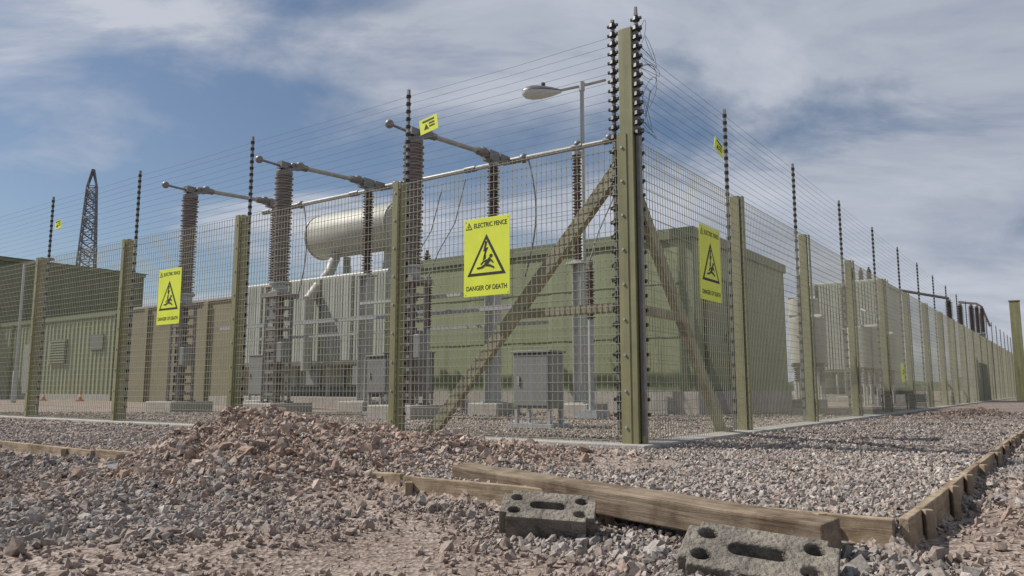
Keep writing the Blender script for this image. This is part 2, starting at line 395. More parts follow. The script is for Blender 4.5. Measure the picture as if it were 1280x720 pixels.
for k in range(9):
    z0=2.5+k*0.1; pts=[]
    R0=random.uniform(0.05,0.11); bx=random.uniform(0.1,0.24)
    for t in range(15):
        an=t/14*math.pi*1.7-0.6+random.uniform(-.05,.05)
        pts.append(W(-0.06+0.06*math.sin(an+k),0.05+bx+R0*math.cos(an),z0+R0*1.3*math.sin(an)))
    pts=[W(-0.06,0.03,z0-0.03)]+pts
    m.path(pts,0.0022,4)
m.obj('loose_wires',M_galvw,cr,smooth=False,recalc=False)
g=root('gate_post',W(-1.0,30.4,0)); m=MB(); m.box(W(-1.0,30.4,1.9),VL*0.17,VR*0.17,VZ*1.9); m.obj('post',M_post,g,bevel=0.01)
m=MB(); m.box(W(-1.0,30.4,3.83),VL*0.19,VR*0.19,VZ*0.02); m.obj('cap',M_post,g)
# ---------------------------------------------------------------- signs
def make_sign(center,u,n,w=0.50,h=0.69):
    u=Vector(u).normalized(); n=Vector(n).normalized(); r=root('electric_fence_warning_sign',center)
    c=Vector(center)
    def pt(x,y,d): return c+u*x+VZ*y+n*d
    def poly(mb,pts,d0,d1):
        k=len(pts); vs=[pt(x,y,d0) for x,y in pts]+[pt(x,y,d1) for x,y in pts]
        fs=[tuple(range(k)),tuple(range(k,2*k))]+[(i,(i+1)%k,k+(i+1)%k,k+i) for i in range(k)]
        mb.add(vs,fs)
    def line(mb,p,q,wd,d0,d1):
        p=Vector(p);q=Vector(q);d=(q-p).normalized();s=Vector((-d.y,d.x))*wd/2
        poly(mb,[tuple(p-s),tuple(q-s),tuple(q+s),tuple(p+s)],d0,d1)
    b=MB(); poly(b,[(-w/2,-h/2),(w/2,-h/2),(w/2,h/2),(-w/2,h/2)],-0.002,0.002); b.obj('board',M_yel,r,bevel=0.001,smooth=False)
    k=MB(); ky=MB()
    def rt(cx,cy,s,sc=1.0):
        hh=s*0.866; return [(cx-s/2*sc,cy-hh/3*sc),(cx+s/2*sc,cy-hh/3*sc),(cx,cy+hh*2/3*sc)]
    poly(k,rt(0,-0.045,0.42),0.002,0.0032); poly(ky,rt(0,-0.045,0.42,0.80),0.0032,0.0042)
    poly(k,rt(-0.195,0.275,0.075),0.002,0.0032); poly(ky,rt(-0.195,0.275,0.075,0.7),0.0032,0.0042)
    kk=MB(); D0,D1=0.0042,0.0052
    poly(kk,[(-0.195+0.004,0.302),(-0.205,0.273),(-0.197,0.273),(-0.199,0.258),(-0.186,0.280),(-0.193,0.280)],D0,D1)
    poly(kk,[(-0.01,0.135),(0.012,0.13),(-0.004,0.075),(0.022,0.078),(-0.022,-0.01),(-0.03,0.0),(-0.038,-0.035),(-0.005,-0.022),(-0.014,-0.012),(-0.006,0.048),(-0.034,0.045)],D0,D1)
    hd=[(0.052+0.018*math.cos(t*math.pi/6),-0.0+0.018*math.sin(t*math.pi/6)) for t in range(12)]; poly(kk,hd,D0,D1)
    D1+=0.0006
    line(kk,(0.045,-0.02),(-0.01,-0.078),0.034,D0,D1); line(kk,(0.03,-0.03),(-0.03,-0.045),0.015,D0,D1+.0002); line(kk,(-0.03,-0.045),(-0.06,-0.07),0.013,D0,D1+.0004)
    line(kk,(0.045,-0.03),(0.075,-0.06),0.015,D0,D1+.0006); line(kk,(-0.01,-0.075),(0.045,-0.085),0.02,D0,D1+.0008); line(kk,(0.045,-0.085),(0.085,-0.105),0.016,D0,D1+.001)
    line(kk,(-0.01,-0.075),(-0.05,-0.095),0.018,D0,D1+.0012); line(kk,(-0.05,-0.095),(-0.10,-0.10),0.015,D0,D1+.0014)
    k.obj('triangles',M_blk,r,smooth=False); ky.obj('triangle_inner',M_yel,r,smooth=False); kk.obj('pictogram',M_blk,r,smooth=False)
    def text(s,x,y,size,width):
        cu=bpy.data.curves.new('txt','FONT'); cu.body=s; cu.size=size; cu.align_x='CENTER'; cu.align_y='CENTER'; cu.extrude=0.0004; cu.offset=0.0007
        o=bpy.data.objects.new('txt',cu); scene.collection.objects.link(o); bpy.context.view_layer.update()
        sx=width/o.dimensions.x
        me=bpy.data.meshes.new_from_object(o.evaluated_get(bpy.context.evaluated_depsgraph_get())); bpy.data.objects.remove(o)
        ob=bpy.data.objects.new('lettering',me); me.materials.clear(); me.materials.append(M_blk); scene.collection.objects.link(ob)
        M=Matrix((( u.x*sx,0,n.x,0),(u.y*sx,0,n.y,0),(0,1,0,0),(0,0,0,1)))
        M.translation=pt(x,y,0.0028); ob.matrix_world=M
        ob.parent=r; ob.matrix_parent_inverse=Matrix.Translation(r.location).inverted()
    text('ELECTRIC FENCE',0.04,0.28,0.058,0.36); text('DANGER OF DEATH',0,-0.275,0.058,0.44)
    m=MB()
    for sx in(-1,1):
        for sy in(-1,1):
            q=pt(sx*(w/2-0.02),sy*(h/2-0.02),0.002); m.cyl(q,q+n*0.002,0.006,n=8)
    m.obj('fixings',M_galv,r)
make_sign(W(1.39,-0.022,1.58),-VL,-VR)
make_sign(W(6.33,-0.022,1.57),-VL,-VR)
make_sign(W(-0.022,1.55,1.585),VR,-VL)
def small_sign(center,u,n,w=0.2,h=0.13,tilt=0.08):
    r=root('small_warning_sign',center); c=Vector(center); u=(Vector(u)+VZ*tilt).normalized(); v=Vector(n).cross(u).normalized()
    if v.z<0: v=-v
    b=MB(); b.box(c,u*w/2,v*h/2,Vector(n)*0.002); b.obj('board',M_yel,r,smooth=False)
    b=MB(); k=Vector(n)*0.003
    t=[c+k+u*-0.065-v*0.04,c+k+u*0.0-v*0.04,c+k+u*-0.032+v*0.02]; b.add(t,[(0,1,2)])
    b.box(c+k+u*0.04+v*0.012,u*0.035,v*0.007,Vector(n)*0.0008); b.box(c+k+u*0.04-v*0.018,u*0.035,v*0.007,Vector(n)*0.0008); b.box(c+k+v*0.045,u*0.075,v*0.008,Vector(n)*0.0008)
    b.obj('print',M_blk,r,smooth=False)
small_sign(W(2.22,0.13,2.98),-VL,-VR,0.23,0.15,0.15)
small_sign(W(9.75,0.13,2.93),-VL,-VR)
small_sign(W(0.13,2.28,2.92),VR,-VL,0.24,0.13,-0.3)
small_sign(W(-0.03,11.2,0.75),VR,-VL,0.25,0.35,0)
# ---------------------------------------------------------------- industrial buildings
def corr(mb,p0,p1,z0,z1,nrm,pitch=0.25,dep=0.025):
    p0=Vector(p0);p1=Vector(p1);L_=(p1-p0).length;d=(p1-p0)/L_;n=int(L_/pitch); pr=[]
    for i in range(n):
        t=i*pitch; pr+=[(t,0),(t+pitch*0.55,0),(t+pitch*0.65,dep),(t+pitch*0.9,dep)]
    pr.append((L_,0))
    vs=[];fs=[]
    for t,o in pr:
        q=p0+d*t+Vector(nrm)*o; vs.append(Vector((q.x,q.y,z0))); vs.append(Vector((q.x,q.y,z1)))
    for i in range(len(pr)-1): fs.append((2*i,2*i+2,2*i+3,2*i+1))
    mb.add(vs,fs)
def build(a0,a1,b0,b1,z1,pl,mw,mt,pitch,dep):
    r=root('industrial_building',W((a0+a1)/2,(b0+b1)/2,0))
    m=MB(); m.ab(a0,a1,b0,b1,0,z1-0.02); m.obj('core',mw,r,smooth=False)
    m=MB(); m.ab(a0-0.06,a1+0.06,b0-0.06,b1+0.06,-0.05,pl); m.obj('plinth',M_conc,r,smooth=False)
    m=MB(); corr(m,W(a0,b0-0.004),W(a1,b0-0.004),pl+0.002,z1,-VR,pitch,dep); m.obj('front_cladding',mw,r,smooth=False,recalc=False)
    m=MB(); corr(m,W(a0-0.004,b0),W(a0-0.004,b1),pl+0.002,z1,-VL,pitch,dep); m.obj('end_cladding',mw,r,smooth=False,recalc=False)
    m=MB(); m.ab(a0-0.05-dep,a1+0.05,b0-0.05-dep,b1+0.05,z1-0.16,z1+0.03); m.obj('roof_trim',mt,r,smooth=False)
    m=MB(); m.ab(a0-0.012-dep,a0+0.1,b0-0.012-dep,b0+0.1,pl+0.003,z1-0.162); m.obj('corner_flashing',mt,r,smooth=False)
    return r
b1=build(2.61,9.6,7.48,12.8,3.25,0.40,M_bld,M_bldd,1.0,0.006)
m=MB()
for z in (1.35,2.3): m.ab(2.75,9.6,7.462,7.470,z,z+0.012)
m.obj('panel_joints',M_bldd,b1,smooth=False)
m=MB(); m.ab(2.55,2.59,8.0,8.95,0.42,2.45); m.obj('door',M_bldd,b1,bevel=0.005,smooth=False)
m=MB(); m.ab(2.53,2.59,7.93,8.0,0.42,2.52); m.ab(2.53,2.59,8.95,9.02,0.42,2.52); m.ab(2.53,2.59,8.001,8.949,2.452,2.52); m.ab(2.5,2.55,8.8,8.83,1.3,1.45)
m.obj('door_frame',M_bldd,b1,smooth=False)
b2=build(20,41,10.3,18,3.45,0.25,M_bldt,M_bldd,0.33,0.04)
m=MB(); m.ab(33.8,34.9,10.18,10.28,0.26,2.4); m.obj('door',M_galv,b2,smooth=False)
m=MB(); m.ab(31.2,32.6,10.2,10.28,1.5,2.5); m.ab(28.2,29.2,10.2,10.28,2.0,2.6); m.obj('louvre_window',M_roof,b2,smooth=False)
m=MB()
for k in range(9): m.ab(31.25,32.55,10.17,10.2,1.53+k*0.11,1.58+k*0.11)
m.obj('louvre_blades',M_bldt,b2,smooth=False)
m=MB(); m.cyl(W(27.3,10.2,0),W(27.3,10.2,3.35),0.05,n=8); m.cyl(W(36.3,10.2,0),W(36.3,10.2,3.35),0.05,n=8); m.obj('downpipes',M_bldd,b2)
bw=root('blast_wall',W(22,9,0)); m=MB(); m.ab(18.2,25.8,9.6,9.85,0,3.3); m.obj('wall',M_brown,bw,smooth=False)
m=MB(); m.ab(18.15,25.85,9.55,9.9,3.303,3.38); m.obj('coping',M_conc,bw,smooth=False)
m=MB()
for k in range(5): m.ab(18.4+k*1.8,18.6+k*1.8,9.5,9.6,0,3.3)
m.obj('piers',M_brown,bw,smooth=False)
b3=build(41.2,60,6.5,18.9,7.1,0.3,M_bld2,M_bldd,0.4,0.05)
m=MB(); 
p=[W(41.0,6.3,7.13),W(41.0,19.1,7.13),W(50.6,19.1,8.0),W(50.6,6.3,8.0),W(60.2,6.3,7.13),W(60.2,19.1,7.13)]
m.add(p,[(0,1,2,3),(3,2,5,4),(0,3,4),(1,5,2)]); m.obj('roof',M_roof,b3,smooth=False)
# ---------------------------------------------------------------- HV equipment
def shed_prof(z0,z1,rc,rs,pitch):
    pr=[(rc,z0)]; z=z0+pitch*0.3; k=0
    while z+pitch*0.8<z1:
        r=rs if k%2==0 else rs*0.88
        pr+=[(rc,z),(r,z+pitch*0.28),(r,z+pitch*0.40),(rc,z+pitch*0.72)]; z+=pitch; k+=1
    pr.append((rc,z1)); return pr
AS=[5.56,8.75,11.73]
for A in AS:
    r=root('cable_sealing_end',W(A,3.5,0))
    m=MB(); m.ab(A-0.45,A+0.45,3.05,3.95,-0.05,0.2); m.obj('plinth',M_conc,r,bevel=0.015)
    m=MB()
    for sa in(-1,1):
        for sb in(-1,1):
            m.bar(W(A+sa*0.16,3.5+sb*0.16,0.2),W(A+sa*0.15,3.5+sb*0.15,2.05),0.05,0.05)
            m.box(W(A+sa*0.16,3.5+sb*0.16,0.215),VL*0.06,VR*0.06,VZ*0.012)
    for k in range(9):
        z1=0.35+k*0.19
        for sb in(-1,1): m.ab(A-0.15,A+0.15,3.5+sb*0.165-0.006,3.5+sb*0.165+0.006,z1-0.025,z1+0.025)
        for sa in(-1,1): m.ab(A+sa*0.165-0.006,A+sa*0.165+0.006,3.35,3.65,z1-0.025,z1+0.025)
    m.ab(A-0.24,A+0.24,3.26,3.74,2.05,2.12)
    m.obj('support_frame',M_sup,r,smooth=False)
    m=MB(); m.cyl(W(A,3.5,0.2),W(A,3.5,2.05),0.075,n=14); m.cyl(W(A+0.1,3.42,0.2),W(A+0.1,3.42,1.2),0.02,n=8)
    for k in range(7): m.cyl(W(A,3.5,0.35+k*0.24),W(A,3.5,0.41+k*0.24),0.10,n=14)
    m.obj('cable',M_insd,r)
    m=MB(); m.lathe(W(A,3.5,2.12),VZ,[(0.2,0),(0.2,0.03),(0.14,0.05),(0.14,0.16),(0.19,0.18),(0.19,0.22)],20); m.obj('base_flange',M_galv,r)
    m=MB(); m.lathe(W(A,3.5,0),VZ,shed_prof(2.34,4.28,0.11,0.17,0.052),24); m.obj('insulator',M_ins,r)
    m=MB(); m.lathe(W(A,3.5,4.28),VZ,[(0.14,0),(0.15,0.02),(0.15,0.09),(0.10,0.12),(0.05,0.15),(0.05,0.24)],16)
    m.cyl(W(A,3.5,4.46),W(A,2.97,4.47),0.022,n=10)
    m.sphere(W(A,2.95,4.47),0.07)
    m.ab(A-0.07,A+0.07,3.38,3.66,4.42,4.54); m.ab(A-0.05,A+0.05,3.66,3.82,4.46,4.56)
    m.bar(W(A-0.09,3.45,4.36),W(A-0.09,3.85,4.54),0.035,0.06); m.bar(W(A+0.09,3.45,4.36),W(A+0.09,3.85,4.54),0.035,0.06)
    m.cyl(W(A-0.12,3.6,4.50),W(A+0.12,3.6,4.50),0.04,n=10); m.sphere(W(A+0.02,3.86,4.56),0.085)
    m.obj('terminal_clamp',M_clamp,r)
    m=MB(); m.ab(A-0.36,A-0.24,3.3,3.5,0.9,1.25); m.ab(A-0.25,A-0.2,3.36,3.44,1.0,1.1); m.obj('link_box',M_cab,r,bevel=0.008)
    t=root('busbar_tube',W(A,4.6,4.55)); m=MB(); m.cyl(W(A,3.72,4.53),W(A,5.5,4.62),0.042,n=14); m.obj('tube',M_alu,t)
    m=MB(); m.cyl(W(A,3.7,4.529),W(A,4.0,4.544),0.062,n=12); m.cyl(W(A,5.1,4.60),W(A,5.6,4.624),0.07,n=12); m.ab(A-0.09,A+0.09,5.38,5.66,4.5,4.68); m.sphere(W(A,5.3,4.62),0.095); m.sphere(W(A,5.68,4.60),0.08)
    m.obj('end_clamps',M_clamp,t)
def post_ins(A,B,ztop=4.50,zb=2.75,rc=0.065,rs=0.115,cw=0.10,bell=True):
    r=root('post_insulator',W(A,B,0))
    m=MB(); m.ab(A-0.35,A+0.35,B-0.35,B+0.35,-0.05,0.2); m.obj('plinth',M_conc,r,bevel=0.015)
    m=MB(); m.ab(A-cw,A+cw,B-0.01,B+0.01,0.22,zb-0.06); m.ab(A-cw-0.012,A-cw,B-cw,B+cw,0.22,zb-0.06); m.ab(A+cw,A+cw+0.012,B-cw,B+cw,0.22,zb-0.06)
    m.ab(A-0.17,A+0.17,B-0.17,B+0.17,0.2,0.22); m.ab(A-0.15,A+0.15,B-0.15,B+0.15,zb-0.06,zb-0.03)
    m.obj('steel_column',M_pale,r,smooth=False)
    m=MB(); m.lathe(W(A,B,0),VZ,[(0.11,zb-0.03),(0.11,zb),(rc+.02,zb+0.01)],16); m.lathe(W(A,B,0),VZ,[(0.09,ztop-0.06),(0.09,ztop)],16); m.obj('flanges',M_galv,r)
    m=MB(); m.lathe(W(A,B,0),VZ,shed_prof(zb+0.01,ztop-0.06,rc,rs,0.055),18); m.obj('insulator',M_insd,r)
    return r
for A in AS: post_ins(A,5.6)
post_ins(4.02,5.95,4.5,2.6,0.05,0.085,0.07)
BZ=4.60
t=root('busbar',W(6,5.95,BZ)); m=MB(); m.cyl(W(3.35,5.98,BZ),W(12.6,5.98,BZ),0.045,n=12); m.obj('tube',M_alu,t)
m=MB()
for A in AS: m.ab(A-0.09,A+0.09,5.7,6.05,BZ-.04,BZ+.08); m.cyl(W(A-0.35,5.98,BZ),W(A-0.12,5.98,BZ),0.065,n=12); m.sphere(W(A-0.4,5.98,BZ),0.09); m.cyl(W(A+0.7,5.98,BZ),W(A+0.95,5.98,BZ),0.06,n=12)
for A in (4.02,3.4): m.cyl(W(A-0.1,5.98,BZ),W(A+0.1,5.98,BZ),0.06,n=12); m.sphere(W(A,5.98,BZ+.05),0.07)
m.obj('clamps',M_clamp,t)
m=MB()
for A in AS:
    pts=[W(A-0.5-0.2*math.sin(k/10*3.14),5.98-0.1*k/10,BZ-k*0.22) for k in range(11)]; m.path(pts,0.013,6)
m.obj('down_leads',M_clamp,t)
t=root('steel_cross_beam',W(8,5.5,1.9)); m=MB()
m.ab(4.6,13.2,5.30,5.38,1.78,1.86); m.ab(4.6,13.2,5.86,5.92,1.55,1.60); m.obj('beams',M_galv,t,smooth=False)
m=MB(); m.ab(5.9,8.4,5.1,5.2,2.05,2.1); m.obj('conduit',M_pale,t,smooth=False)
for (A,B) in ((6.55,5.0),(7.4,5.3),(3.3,5.1)):
    r=root('surge_arrester',W(A,B,0))
    m=MB(); m.cyl(W(A,B,0),W(A,B,1.5),0.045,n=10); m.ab(A-0.2,A+0.2,B-0.2,B+0.2,-0.02,0.12); m.obj('stand',M_galv,r)
    m=MB(); m.lathe(W(A,B,0),VZ,shed_prof(1.5,2.35,0.04,0.075,0.05),14); m.obj('insulator',M_insd,r)
    m=MB(); m.cyl(W(A,B,2.35),W(A,B,2.42),0.05,n=12); m.path([W(A,B,2.42),W(A-.05,B+.2,2.9),W(A-0.1,B+0.6,3.5),W(A-.1,B+.9,4.4)],0.011,6); m.obj('cap_and_lead',M_clamp,r)
def cabinet(A,B,w,d,z0,z1):
    r=root('control_cabinet',W(A,B,0)); m=MB(); m.ab(A-w/2,A+w/2,B-d/2,B+d/2,z0,z1); m.obj('body',M_cab,r,bevel=0.01)
    m=MB(); m.ab(A-w/2-0.02,A+w/2+0.02,B-d/2-0.03,B+d/2+0.02,z1+0.002,z1+0.03); m.ab(A-w/2+0.03,A+w/2-0.03,B-d/2-0.012,B-d/2-0.002,z0+0.03,z1-0.03); m.obj('roof_and_door',M_cab,r,bevel=0.004)
    m=MB(); m.ab(A+w/2-0.1,A+w/2-0.08,B-d/2-0.03,B-d/2-0.013,(z0+z1)/2-0.05,(z0+z1)/2+0.05)
    for sa in(-1,1):
        for sb in(-1,1): m.ab(A+sa*(w/2-0.03)-0.02,A+sa*(w/2-0.03)+0.02,B+sb*(d/2-0.03)-0.02,B+sb*(d/2-0.03)+0.02,0,z0-0.001)
    m.ab(A-w/2-0.05,A+w/2+0.05,B-d/2-0.05,B+d/2+0.05,-0.02,0.05)
    m.obj('legs_and_handle',M_galv,r,smooth=False)
cabinet(2.3,2.15,0.50,0.30,0.22,0.84)
cabinet(7.2,4.6,0.5,0.35,0.35,1.0)
cabinet(8.2,6.3,0.9,0.5,0.35,1.15)
cabinet(12.6,6.2,0.7,0.5,0.3,1.2)
def transformer(a0,a1,b0,b1,zt):
    r=root('power_transformer',W((a0+a1)/2,(b0+b1)/2,0))
    m=MB(); m.ab(a0-0.5,a1+0.5,b0-0.6,b1+0.5,-0.05,0.25); m.obj('foundation',M_conc,r)
    m=MB(); m.ab(a0+0.2,a1-0.2,b0+0.9,b1,0.5,zt-0.1); m.ab(a0+0.1,a1-0.1,b0+0.8,b1+0.1,zt-0.098,zt); 
    for k in range(6): 
        aa=a0+0.4+k*(a1-a0-0.8)/5; m.ab(aa-0.04,aa+0.04,b0+0.83,b0+0.9,0.5,zt-0.1)
    m.obj('tank',M_trans,r,smooth=False)
    m=MB(); m.ab(a0,a1,b0+0.95,b0+1.15,0.25,0.5); m.ab(a0,a1,b1-0.4,b1-0.2,0.25,0.5); m.obj('skid',M_clamp,r,smooth=False)
    m=MB(); n=int((a1-a0)/0.1)
    for k in range(n):
        aa=a0+k*0.1
        if k%12==11: continue
        m.ab(aa,aa+0.075,b0,b0+0.65,1.15,zt-0.05)
    m.obj('radiator_fins',M_trans,r,smooth=False)
    m=MB()
    for bb in (b0+0.12,b0+0.5):
        m.cyl(W(a0,bb,zt-0.02),W(a1,bb,zt-0.02),0.07,n=10); m.cyl(W(a0,bb,1.12),W(a1,bb,1.12),0.07,n=10)
    for k in range(4):
        aa=a0+0.6+k*(a1-a0-1.2)/3; m.cyl(W(aa,b0+0.3,zt-0.02),W(aa,b0+1.0,zt-0.1),0.06,n=10); m.cyl(W(aa,b0+0.3,1.12),W(aa,b0+1.0,0.9),0.06,n=10)
        m.cyl(W(aa,b0+0.1,0.25),W(aa,b0+0.1,1.0),0.04,n=8)
    m.obj('headers',M_trans,r)
    m=MB()
    for k in range(3):
        aa=a0+1.2+k*(a1-a0-2.4)/2; m.lathe(W(aa,b1-0.4,zt),VZ,[(0.16,0),(0.16,0.25)]+shed_prof(0.25,0.9,0.07,0.12,0.06)+[(0.04,0.92),(0.04,1.0)],14)
    m.obj('bushings',M_insd,r)
    m=MB()
    for k in range(3): m.ab(a0+0.5+k*1.7,a0+0.95+k*1.7,b0-0.12,b0-0.02,0.55,1.0)
    m.obj('terminal_boxes',M_cab,r,smooth=False)
    return r
tr=transformer(10.6,16.2,8.0,11.2,3.3)
m=MB()
A0,A1=11.05,14.2; cz=4.62
m.lathe(W(A0,9.0,cz),VL,[(0.01,-0.12),(0.25,-0.10),(0.45,-0.05),(0.57,0.0),(0.6,0.06),(0.6,A1-A0-0.06),(0.57,A1-A0),(0.45,A1-A0+0.05),(0.25,A1-A0+0.10),(0.01,A1-A0+0.12)],32)
m.obj('conservator_tank',M_cons,tr)
m=MB()
for aa in(A0+0.06,A1-0.1): m.lathe(W(aa,9.0,cz),VL,[(0.6,0),(0.62,0.0),(0.62,0.04),(0.6,0.04)],32)
m.path([W(13.3,8.8,4.05),W(13.3,8.75,3.9),W(13.2,8.5,3.5),W(13.15,8.1,3.1),W(13.1,7.75,2.7),W(13.1,7.75,0.9)],0.14,12)
m.cyl(W(A0+0.5,9,3.3),W(A0+0.5,9,4.05),0.1,n=8); m.cyl(W(A1-0.8,9.3,3.3),W(A1-0.8,9.3,4.05),0.1,n=8)
m.cyl(W(A0-0.1,8.9,cz-0.3),W(A0-0.1,8.9,3.3),0.04,n=8)
m.obj('pipework',M_cons,tr)
transformer(2.5,5.5,24.5,28.5,4.3)
for (A,B,R,z0,z1) in ((2.6,14.6,0.42,1.05,2.2),(2.0,17.9,0.45,1.0,2.15),(4.0,19.5,0.45,1.6,3.2),(2.2,21.3,0.45,1.0,2.15)):
    r=root('air_core_reactor',W(A,B,0))
    m=MB(); m.lathe(W(A,B,0),VZ,[(R*0.9,z0),(R,z0+0.03),(R,z1-0.03),(R*0.9,z1)],28); m.obj('winding',M_cons,r)
    m=MB()
    for k in range(6):
        an=k*math.pi/3; x=Vector((math.cos(an),math.sin(an),0)); c=W(A,B,0)
        m.bar(c+VZ*(z1+0.03),c+x*R*1.05+VZ*(z1+0.03),0.03,0.06); m.bar(c+VZ*(z0-0.035),c+x*R*1.05+VZ*(z0-0.035),0.03,0.06)
        m.cyl(c+x*R*0.8+VZ*(-0.02),c+x*R*0.8+VZ*(z0*0.6),0.03,n=8)
    m.cyl(W(A,B,z1),W(A,B,z1+0.5),0.03,n=8); m.path([W(A,B,z1+0.5),W(A-0.3,B-0.9,z1+0.35)],0.025,8)
    m.obj('spider_and_legs',M_pale,r)
    m=MB()
    for k in range(6):
        an=k*math.pi/3; x=Vector((math.cos(an),math.sin(an),0)); c=W(A,B,0)+x*R*0.8
        m.lathe(c,VZ,shed_prof(z0*0.6,z0-0.06,0.03,0.06,0.05),10)
    m.obj('leg_insulators',M_ins,r)
for i,(A,B,zt) in enumerate(((1.4,32,4.2),(1.4,36,4.4),(1.4,41,4.8),(1.4,44,5.0),(1.4,47,5.2),(3.5,30,4.6),(3.5,22.8,4.0),(2.4,13.6,3.2))):
    post_ins(A,B,zt,zt-1.5,0.08,0.16,0.1)
t=root('busbar',W(1.4,40,5)); m=MB()
for (p,q) in (((1.4,36,4.45),(1.4,41,4.85)),((1.4,41,4.85),(1.4,44,5.1)),((1.4,44,5.1),(1.4,47,5.2)),((1.4,32,4.25),(3.5,30,4.65)),((1.4,47,5.2),(1.2,49,4.2))):
    m.cyl(W(*p),W(*q),0.06,n=8)
m.obj('tubes',M_clamp,t)
# ---------------------------------------------------------------- street lamp
A,B=4.4,6.8; r=root('street_lamp',W(A,B,0)); p=W(A,B,0)
m=MB(); m.lathe(p,VZ,[(0.085,0),(0.085,1.75),(0.05,1.83),(0.042,1.85),(0.038,6.15),(0.0,6.17)],16)
ad=Vector((-1,0.15,0)).normalized()
q0=p+VZ*6.16-ad*0.45; q1=p+VZ*5.99+ad*0.5
m.cyl(q0,p+VZ*6.07,0.03,n=10); m.cyl(p+VZ*6.07,q1,0.03,n=10); m.cyl(p+VZ*5.97,p+VZ*6.14,0.055,n=12)
m.obj('column_and_arm',M_pale,r)
d=(ad+VZ*0.02).normalized()
m=MB(); hp=q1-ad*0.12
prof=[(0.03,0),(0.05,0.05),(0.095,0.18),(0.14,0.38),(0.15,0.55),(0.12,0.68),(0.05,0.75),(0.01,0.76)]
tmp=MB(); tmp.lathe((0,0,0),(1,0,0),prof,20)
sd=d.cross(VZ).normalized(); up=sd.cross(d)
def place(tmp,zc0,zs,z_off):
    o=[]
    for v in tmp.v:
        x,y,z=v; o.append(hp+d*x+sd*y*1.05+up*((max(z,0)*zs if zc0>0 else min(z,0)*zs)+z_off))
    return o
m.add(place(tmp,1,0.8,0.0),tmp.f); m.obj('lamp_housing',M_lamp,r)
m=MB(); m.add(place(tmp,-1,0.95,-0.004),tmp.f); m.obj('lamp_bowl',M_glass,r)
m=MB(); m.cyl(hp+d*0.35+up*0.08,hp+d*0.35+up*0.17,0.04,n=12); m.obj('photocell',M_black,r)
X0=(18-640)/F/1.0084*26; p=Vector((X0,26,0)); r=root('street_lamp',p)
m=MB(); m.lathe(p,VZ,[(0.08,0),(0.08,1),(0.05,1.1),(0.045,4.6),(0.01,4.65)],10); m.bar(p+VZ*4.6,p+VZ*4.75+Vector((0.5,0,0)),0.05,0.05); m.obj('column',M_pale,r)
m=MB(); m.box(p+VZ*4.77+Vector((0.7,0,0)),Vector((0.25,0,0.03)),Vector((0,0.1,0)),Vector((0,0,0.04))); m.obj('lamp_head',M_lamp,r,bevel=0.02)
# ---------------------------------------------------------------- traffic cones
for px,Y0 in ((55,31),(101,29.5)):
    p=Vector(((px-640)/F/1.0084*Y0,Y0,0)); r=root('traffic_cone',p); k=0.55
    m=MB(); m.box(p+VZ*0.02,Vector((0.2*k,0,0)),Vector((0,0.2*k,0)),VZ*0.02); m.lathe(p,VZ,[(0.15*k,0.04),(0.105*k,0.28*k)],14); m.lathe(p,VZ,[(0.075*k,0.46*k),(0.03*k,0.72*k),(0.0,0.73*k)],14); m.obj('cone',M_org,r)
    m=MB(); m.lathe(p,VZ,[(0.106*k,0.281*k),(0.076*k,0.459*k)],14); m.obj('reflective_band',M_wht,r)
# ---------------------------------------------------------------- pylon
p=Vector(((97-640)/F/1.0084*157,157,0)); r=root('electricity_pylon',p); m=MB()
def pw(z): 
    if z<24: return 3.2-z/24*1.3
    if z<42: return 1.9-(z-24)/18*0.9
    return max(1.0-(z-42)/3.6*0.75,0.02)
zs=[0,6,11,15.5,19.5,22,24.5,26.5,28.5,30.4,32.2,33.9,35.5,37,38.5,40,42,45.6]
rot=0.35
def pc_(z,k):
    an=rot+math.pi/4+k*math.pi/2; w=pw(z)*1.2; return p+Vector((math.cos(an)*w,math.sin(an)*w,z))
for i in range(len(zs)-1):
    z0,z1=zs[i],zs[i+1]
    for k in range(4):
        m.bar(pc_(z0,k),pc_(z1,k),0.22,0.22); 
        m.bar(pc_(z0,k),pc_(z1,(k+1)%4),0.13,0.13); m.bar(pc_(z0,(k+1)%4),pc_(z1,k),0.13,0.13); m.bar(pc_(z1,k),pc_(z1,(k+1)%4),0.13,0.13)
arm=Vector((-0.40,0.916,0)).normalized()
for z,l in((28,5),(34,6.5),(40,4.5)):
    for sgn in(-1,1):
        t_=p+arm*l*sgn+VZ*z
        for k in range(4): m.bar(pc_(z+(0 if k<2 else 1.6),k),t_,0.14,0.14)
        m.cyl(t_,t_-VZ*2,0.12,n=6)
m.obj('lattice',M_pylon,r,smooth=False)
# ---------------------------------------------------------------- distant tree line
n=900
vs=[];fs=[]
for i in range(n+1):
    an=math.radians(-100)+math.radians(200)*i/n
    rr=330; h=1.5+5*float(fbm(np.array(an*30.),np.array(3.0),5))
    for (zz,off) in((0,0),(h*0.6,1),(h,4),(0,10)): vs.append((math.sin(an)*(rr+off),math.cos(an)*(rr+off),zz+random.uniform(-.3,.3)*(zz>0)))
for i in range(n):
    for k in range(3): fs.append((i*4+k,(i+1)*4+k,(i+1)*4+k+1,i*4+k+1))
m=MB(); m.add(vs,fs); m.obj('distant_trees',M_tree,smooth=False,recalc=False)
